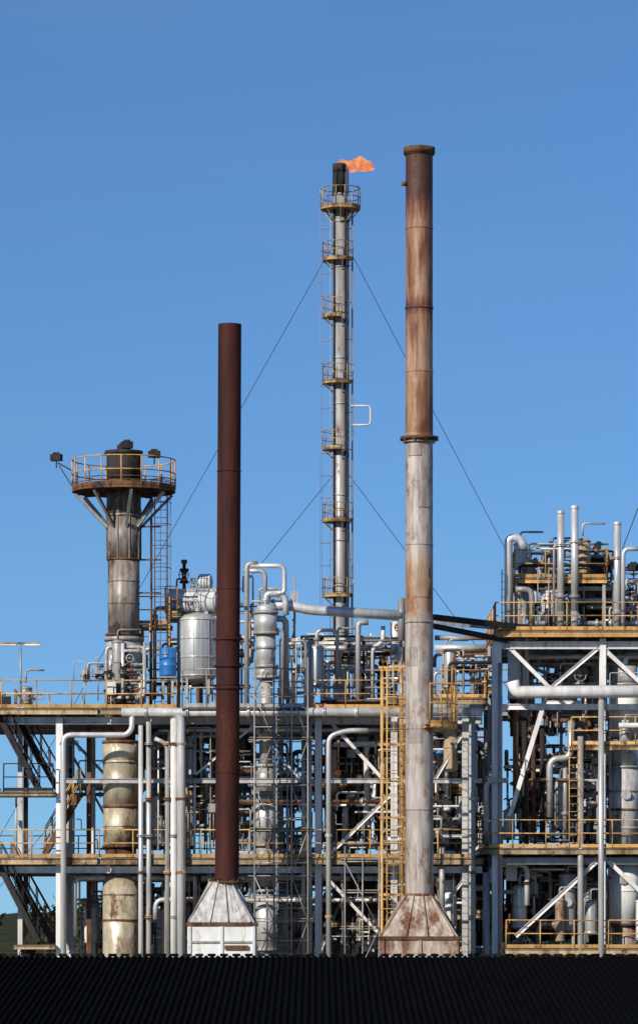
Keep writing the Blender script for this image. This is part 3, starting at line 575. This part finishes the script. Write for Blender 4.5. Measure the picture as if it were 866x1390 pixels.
for (px,yy,rp,pt,pb,mt,nm) in ((455,6,15,1010,1150,'rust','process_vessel'),(487,5,16,995,1110,'dark','process_vessel'),(215,6,14,1010,1120,'galv','process_vessel'),(585,7,17,1080,1150,'alu','process_vessel'),(395,6,17,1190,1290,'alu','process_vessel'),(468,6,18,1190,1290,'galv','process_vessel'),(500,6.5,14,1195,1290,'tan','process_vessel'),(655,5,16,1190,1280,'dark','process_vessel'),(270,6,17,1200,1290,'rust','process_vessel'),(545,5,14,855,900,'alu','process_vessel'),(610,1.6,11,1190,1260,'white','process_vessel'),(430,1.6,10,880,930,'alu','process_vessel')):
    b=B(nm); x=X(px,yy); b.vessel((x,yy),rp/S,Z(pb,yy),Z(pt,yy),mt,bands=.9); supports(b,x,yy,rp/S*.9,z2 if pb<950 else (z1 if pb<1170 else 0),Z(pb,yy)); b.pipe([(x,yy,Z(pt,yy)),(x,yy,Z(pt,yy)+.7),(x+.8,yy,Z(pt,yy)+.7),(x+.8,yy,Z(pb,yy))],.07,'galv'); b.flange((x,yy,Z(pt,yy)+.35),(0,0,1),.14); b.done()
wt=B('white_storage_tank'); y=16; wt.vessel((X(625,y),y),1.45,0,Z(1030,y),'boxwhite',bands=2.0,bot=False,head=.25,seg=40,tone=1.1); wt.ringrail((X(625,y),y),1.4,Z(1028,y),'galv',n=14,toe=None); wt.done()
wc=B('white_process_shelter'); y=9.5; wc.box((X(215,y),y+1,Z(1300,y)/2+1.2),(2.2,2,Z(1300,y)+1.6),'boxwhite',tone=1); wc.beam(P(196,1262,8.6),P(226,1190,8.6),.5,.12,'boxwhite'); wc.box((X(215,y)-.3,y-.02,1.0),(.9,.06,2.0),'galv'); wc.done()
# ---- scaffolding
sc=B('tube_scaffolding'); xs=[X(p) for p in (346,372,396,418)]; ys=(-1.0,.5)
for x in xs:
    for yy in ys: sc.cyl((x,yy,0),(x,yy,Z(895)),.026,'scaf',seg=6)
zz=.6; i=0
while zz<Z(900):
    for yy in ys: sc.cyl((xs[0]-.25,yy,zz),(xs[-1]+.25,yy,zz),.024,'scaf',seg=6); 
    for x in xs: sc.cyl((x,ys[0]-.2,zz+.05),(x,ys[1]+.2,zz+.05),.024,'scaf',seg=6)
    sc.cyl((xs[0],ys[0],zz+.5),(xs[-1],ys[0],zz+.5),.02,'scaf',seg=5); sc.cyl((xs[0],ys[0],zz+1.0),(xs[-1],ys[0],zz+1.0),.02,'scaf',seg=5)
    if i%2==0:
        for k in range(5): sc.box(((xs[0]+xs[-1])/2,ys[0]+.2+k*.26,zz+.10),(xs[-1]-xs[0]+.4,.22,.04),'wood')
    a,b_=(xs[0],xs[1]) if i%2 else (xs[1],xs[0]); sc.cyl((a,ys[0]-.03,zz),(b_,ys[0]-.03,zz+1.75),.02,'scaf',seg=5)
    a,b_=(xs[2],xs[3]) if i%2 else (xs[3],xs[2]); sc.cyl((a,ys[0]-.03,zz),(b_,ys[0]-.03,zz+1.75),.02,'scaf',seg=5)
    zz+=1.75; i+=1
sc.ladder(X(383),-.6,0,Z(960),'scaf',False); sc.done()
sc=B('tube_scaffolding'); xs=[X(p) for p in (468,492,514)]; ys=(-1.0,.2)
for x in xs:
    for yy in ys: sc.cyl((x,yy,0),(x,yy,Z(1150)),.026,'scaf',seg=6)
for zz in (1.0,2.4,3.8,5.2,6.4):
    for yy in ys: sc.cyl((xs[0]-.2,yy,zz),(xs[-1]+.2,yy,zz),.024,'scaf',seg=6)
    for x in xs: sc.cyl((x,ys[0]-.2,zz+.05),(x,ys[1]+.2,zz+.05),.024,'scaf',seg=6)
    for k in range(4): sc.box(((xs[0]+xs[-1])/2,ys[0]+.2+k*.26,zz+.10),(xs[-1]-xs[0]+.3,.22,.04),'wood')
sc.cyl((xs[0],-1.03,1),(xs[-1],-1.03,3.8),.02,'scaf',seg=5); sc.cyl((xs[-1],-1.03,3.8),(xs[0],-1.03,6.4),.02,'scaf',seg=5); sc.done()
# ---- right hand structure
rs=B('steel_frame_tower'); xa=X(674); xb=X(1010); za=Z(857); zu=Z(782); zm=Z(1152); zlow=Z(1288); zi=Z(1012)
for px in (674,818,960):
    for yy in (0,4,8): rs.beam((X(px),yy,0),(X(px),yy,za-.3),.36 if px==674 else .24,.30,'white' if yy<1 else 'galv','I' if px!=674 else 'box',tone=1.05 if yy==0 else None)
rs.deck(X(672),xb,-.5,8.4,za,'ochre',.22,front='ochre'); rs.deck(X(650),xb,-.5,8.4,zm,'galv',.2); rs.deck(X(686),xb,-.5,8.4,zlow,'galv',.2); rs.deck(X(775),X(826),-.3,3.0,zi,'galv',.16); rs.deck(X(700),X(826),.8,5,zu,'ochre',.16,front='ochre')
for yy in (0,4,8):
    rs.beam((xa,yy,za-.55),(xb,yy,za-.55),.26,.30,'white' if yy<1 else 'galv','I'); rs.beam((xa,yy,zm-.5),(xb,yy,zm-.5),.2,.26,'galv','I'); rs.beam((xa,yy,Z(960)),(xb,yy,Z(960)),.18,.22,'white' if yy<1 else 'galv','I')
rs.rail([(X(672),8,za),(X(672),-.5,za),(xb,-.5,za)]); rs.rail([(X(672),8.3,za),(xb,8.3,za)]); rs.rail([(X(650),-.5,zm),(xb,-.5,zm)]); rs.rail([(X(650),8.3,zm),(xb,8.3,zm)]); rs.rail([(X(686),-.5,zlow),(xb,-.5,zlow)]); rs.rail([(X(775),-.3,zi),(X(905),-.3,zi)]); rs.rail([(X(700),5,zu),(X(700),.8,zu),(X(826),.8,zu),(X(826),5,zu),(X(700),5,zu)])
rs.box(((X(826)+X(905))/2+.02,-.12,zi-.03),(X(905)-X(826),.4,.05),'grate'); rs.beam((X(826),-.3,zi-.13),(X(905),-.3,zi-.13),.1,.15,'edge','I')
for px in (702,748,822):
    for yy in (.9,4.9): rs.beam((X(px),yy,za),(X(px),yy,zu-.2),.12,.12,'rust' if px==748 else 'galv','I')
for a,b_,w in (((692,880),(746,934),.15),((812,880),(748,934),.15),((740,950),(692,1108),.17),((818,880),(905,960),.16),((810,1170),(700,1272),.16),((826,1170),(905,1245),.16)):
    rs.beam(P(a[0],a[1],-.05),P(b_[0],b_[1],-.05),w,w,'white','I',tone=1.05)
for a,b_ in (((690,970),(815,1110)),((690,1290),(815,1180)),((690,890),(815,950))): rs.beam(P(a[0],a[1],4),P(b_[0],b_[1],4),.14,.14,'galv','I')
rs.ladder(X(733,3),.6,za,zu+.4,'galv',False); rs.ladder(X(779),-.5,zm,zi,'ochre',False); rs.ladder(X(690),.9,za,Z(770),'ochre',False)
rs.stair((X(790),2.5,zu),(X(862),2.5,za),.8,'galv','ochre')
rs.flood(P(860,770,1))
rs.cyl(P(845,745,2),P(885,640,6),.02,'dark',seg=4)
rs.done()
rp_=B('tower_process_piping')
def pq(r,mt,yy,*pts,**kw): rp_.pipe([P(a,b_,yy) for a,b_ in pts],r/S,mt,seg=12,**kw)
pq(8.5,'white',-.7,(696,925),(700,940),(1010,938),tone=1.0); pq(5.5,'alu',.1,(690,850),(690,730),(706,730),(712,745),tone=1.1); pq(3,'galv',-.3,(679,900),(679,1300)); pq(4,'alu',-.6,(816,1380),(816,950)); pq(4,'galv',-.4,(788,1380),(788,1000)); pq(4.5,'alu',.5,(746,1110),(746,1030),(775,1030),(775,975)); pq(3.5,'white',-.6,(840,985),(960,985)); pq(3,'alu',0,(846,850),(846,745),(866,745)); pq(4,'galv',-.1,(722,850),(722,800),(700,800))
pq(5,'galv',-.1,(660,1395),(660,1185)); pq(3.5,'galv',-.5,(690,1060),(660,1060),(660,1150)); pq(4,'rust',.6,(700,955),(700,1105)); pq(4,'dark',.6,(712,975),(712,1145)); pq(3.4,'rust',.8,(724,965),(724,1145)); pq(3.6,'dark',1,(736,985),(736,1140))
for px,pt,pb,rp in ((761,695,830,4.8),(780,688,830,5),(838,710,852,4.8)):
    yy=.6; rp_.cyl(P(px,pb,yy),P(px,pt,yy),rp/S,'alu',seg=16,tone=1.0); rp_.lathe(P(px,pt,yy),[(.02,.08),(rp/S*1.15,.03),(rp/S*1.15,-.08),(rp/S,-.1)],'alu',16); rp_.flange(P(px,(pt*2+pb)/3,yy),(0,0,1),rp/S*1.5,'alu'); rp_.flange(P(px,pb-20,yy),(0,0,1),rp/S*1.6,'galv'); rp_.cyl(P(px,pb,yy),(X(px,yy),yy,za),rp/S,'galv',seg=12)
rp_.pipe([P(761,740,.6),P(752,740,.6),P(752,850,.6)],.05,'galv')
WR=['galv','galv','galv','alu','alu','white','white','white','tan','rust','dark']
rack(rp_,X(690),X(960),za-1.0,[.6,1.2,1.9,2.8,3.6,5,6],71); rack(rp_,X(690),X(820),zm-.85,[.7,1.3,2.4,3.5,5],72); rack(rp_,X(690),X(820),Z(1060),[.7,1.5,3,5],73); rack(rp_,X(690),X(940),za+.3,[1.2,2.1,3.3,4.6],74)
clutter(rp_,700,866,790,850,1,7,70,.03,.09,seed=51); clutter(rp_,705,826,735,778,1.3,4.6,30,.03,.08,seed=52); clutter(rp_,690,820,880,1000,1,7.6,70,.03,.13,WR,seed=53); clutter(rp_,686,822,1010,1145,.8,7.6,95,.03,.14,WR,seed=54); clutter(rp_,655,822,1165,1280,.8,7.6,95,.03,.14,WR,seed=55); clutter(rp_,822,900,880,1285,3.4,7.6,80,.03,.12,WR,seed=58); clutter(rp_,690,900,1292,1390,.8,7,30,.03,.12,seed=56); clutter(rp_,826,880,780,850,1,6,16,.03,.08,seed=57); clutter(rp_,826,900,900,1280,-.2,.15,6,.025,.04,seed=59)
rp_.done()
# tall clad column at the right edge
ac=B('clad_column'); y=.95; x=X(848,y)
for a,b_,rp,m in ((930,905,17,'galv'),(1002,930,20,'white'),(1040,1006,18,'galv'),(1150,1042,20,'hoodgrey'),(1165,1150,17,'dark'),(1256,1165,20.5,'boxwhite'),(1395,1256,18,'hood')): sec(ac,x,y,a,b_,rp,m)
for py,rp,m in ((1002,22,'galv'),(1042,22,'galv'),(1150,22,'rust'),(1165,22,'galv'),(1256,23,'rust'),(1100,21,'rust'),(1075,20.6,'tan'),(1125,20.6,'tan'),(965,20.6,'white'),(1210,21,'white'),(930,22,'galv')): band(ac,x,y,py,rp,3,m)
ac.pipe([(x,y,Z(905,y)),(x,y,Z(890,y)),(x+1,y,Z(890,y)),(x+1,y,Z(1000,y))],.14,'alu')
ac.flange((x,y-.62,Z(1080,y)),(0,1,0),.2,'galv'); ac.flange((x-.1,y-.62,Z(1195,y)),(0,1,0),.2,'galv'); ac.done()
for (px,yy,rp,pt,pb,mt,zb) in ((748,1.6,15,800,842,'alu',za),(806,3.5,20,765,835,'dark',za),(790,5,18,980,1100,'galv',zm),(735,5,20,1190,1270,'dark',zlow),(770,4,14,900,960,'white',zm),(716,5.5,17,975,1100,'dark',zm),(718,3.2,12,765,835,'galv',za),(700,4.2,12,1180,1265,'rust',zlow),(770,1.6,12,1190,1262,'galv',zlow)):
    b=B('process_vessel'); x=X(px,yy); b.vessel((x,yy),rp/S,Z(pb,yy),Z(pt,yy),mt,bands=.7); supports(b,x,yy,rp/S*.85,zb,Z(pb,yy)); b.pipe([(x,yy,Z(pt,yy)),(x,yy,Z(pt,yy)+.4),(x+.7,yy,Z(pt,yy)+.4),(x+.7,yy,zb)],.06,'galv'); b.flange((x,yy-rp/S-.05,(Z(pt,yy)+Z(pb,yy))/2),(0,1,0),.17,'galv'); b.done()
# ---- trees and hill
t=B('distant_tree_belt'); q=random.Random(9)
for i in range(75):
    x=-150+i*4.1+q.uniform(-1.5,1.5); y=q.uniform(285,320); h=q.uniform(7,11.5)*(1.0 if x<-20 else .8)
    t.cyl((x,y,0),(x,y,h*.6),.25,'bark',r1=.1,seg=6)
    for j in range(4):
        a=q.uniform(0,6.28); t.cyl((x,y,h*.35),(x+1.6*math.cos(a),y+1.6*math.sin(a),h*.7),.1,'bark',r1=.03,seg=5)
    cl=[(x+q.gauss(0,1.3),y+q.gauss(0,1.3),h*q.uniform(.3,.9),q.uniform(.8,1.5)) for _ in range(12)]
    for c in cl:
        tn=q.uniform(.5,1.6)
        for _ in range(40):
            d=Vector((q.gauss(0,1),q.gauss(0,1),q.gauss(0,1))).normalized()*c[3]*q.uniform(.5,1); p=Vector(c[:3])+d
            u=Vector((q.gauss(0,1),q.gauss(0,1),q.gauss(0,1))).normalized()*.28; w=u.cross(d).normalized()*.28
            t.add([p-u,p-w,p+u,p+w],[(0,1,2,3)],'leaf',tone=tn)
t.done()
hl=B('wooded_hill'); n=60; vs=[];fs=[]
for i in range(n+1):
    for j in range(12):
        x=-260+520*i/n; yy=330+j*18; w=math.sin(math.pi*min(j,6)/12)
        vs.append((x,yy,(7.5+2.2*math.sin(x*.03+1)+1.2*math.sin(x*.11)+.5*math.sin(x*.7+j))*w+ (0 if j else -.5)))
for i in range(n):
    for j in range(11): a=i*12+j; fs.append((a,a+12,a+13,a+1))
hl.add(vs,fs,'leaf',tone=1.0); hl.done()
# ------------------------------------------------------------------ light, sky, camera
az=math.radians(36); el=math.radians(29)
sd=Vector((-math.sin(az)*math.cos(el),-math.cos(az)*math.cos(el),math.sin(el)))
sl=bpy.data.lights.new('sun','SUN'); sl.energy=4.9; sl.angle=math.radians(.5); sl.color=(1,.93,.82)
so=bpy.data.objects.new('sun',sl); so.rotation_euler=(-sd).to_track_quat('-Z','Y').to_euler(); bpy.context.scene.collection.objects.link(so)
w=bpy.data.worlds.new('World'); bpy.context.scene.world=w; w.use_nodes=True; N=w.node_tree.nodes; L=w.node_tree.links
bg=N['Background']; sk=N.new('ShaderNodeTexSky'); sk.sky_type='NISHITA'; sk.sun_disc=False; sk.sun_elevation=el; sk.sun_rotation=math.atan2(sd.x,sd.y)%(2*math.pi); sk.dust_density=.15; sk.ozone_density=3; sk.air_density=1.0; sk.altitude=200
tc=N.new('ShaderNodeTexCoord'); va=N.new('ShaderNodeVectorMath'); va.operation='ADD'; va.inputs[1].default_value=(0,0,.055); L.new(tc.outputs['Generated'],va.inputs[0])
vn=N.new('ShaderNodeVectorMath'); vn.operation='NORMALIZE'; L.new(va.outputs[0],vn.inputs[0]); L.new(vn.outputs[0],sk.inputs[0])
tn=N.new('ShaderNodeMix'); tn.data_type='RGBA'; tn.blend_type='MULTIPLY'; tn.inputs[0].default_value=1; tn.inputs[7].default_value=(.56,.84,1.14,1); L.new(sk.outputs[0],tn.inputs[6])
mp=N.new('ShaderNodeMapping'); mp.inputs['Scale'].default_value=(5,5,38); mp.inputs['Rotation'].default_value=(0,math.radians(14),0); L.new(tc.outputs['Generated'],mp.inputs[0])
nz=N.new('ShaderNodeTexNoise'); nz.inputs['Scale'].default_value=1; nz.inputs['Detail'].default_value=6; nz.inputs['Roughness'].default_value=.5; nz.inputs['Distortion'].default_value=.6; L.new(mp.outputs[0],nz.inputs['Vector'])
mr=N.new('ShaderNodeMapRange'); mr.inputs['From Min'].default_value=.5; mr.inputs['From Max'].default_value=.85; mr.inputs['To Max'].default_value=.12; L.new(nz.outputs['Fac'],mr.inputs['Value'])
mx=N.new('ShaderNodeMix'); mx.data_type='RGBA'; mx.inputs[7].default_value=(3.4,4.8,6.6,1); L.new(mr.outputs[0],mx.inputs[0]); L.new(tn.outputs[2],mx.inputs[6]); L.new(mx.outputs[2],bg.inputs[0]); bg.inputs[1].default_value=.09
cam=bpy.data.cameras.new('camera'); co=bpy.data.objects.new('camera',cam); bpy.context.scene.collection.objects.link(co); co.location=(0,-D,ZC); co.rotation_euler=(math.radians(90),0,0)
cam.sensor_fit='HORIZONTAL'; cam.sensor_width=36; cam.lens=36*D/(866/S); cam.shift_y=(1290-695)/866; cam.clip_start=1; cam.clip_end=6000
sc_=bpy.context.scene; sc_.camera=co; sc_.view_settings.view_transform='Standard'; sc_.view_settings.look='None'; sc_.view_settings.exposure=0
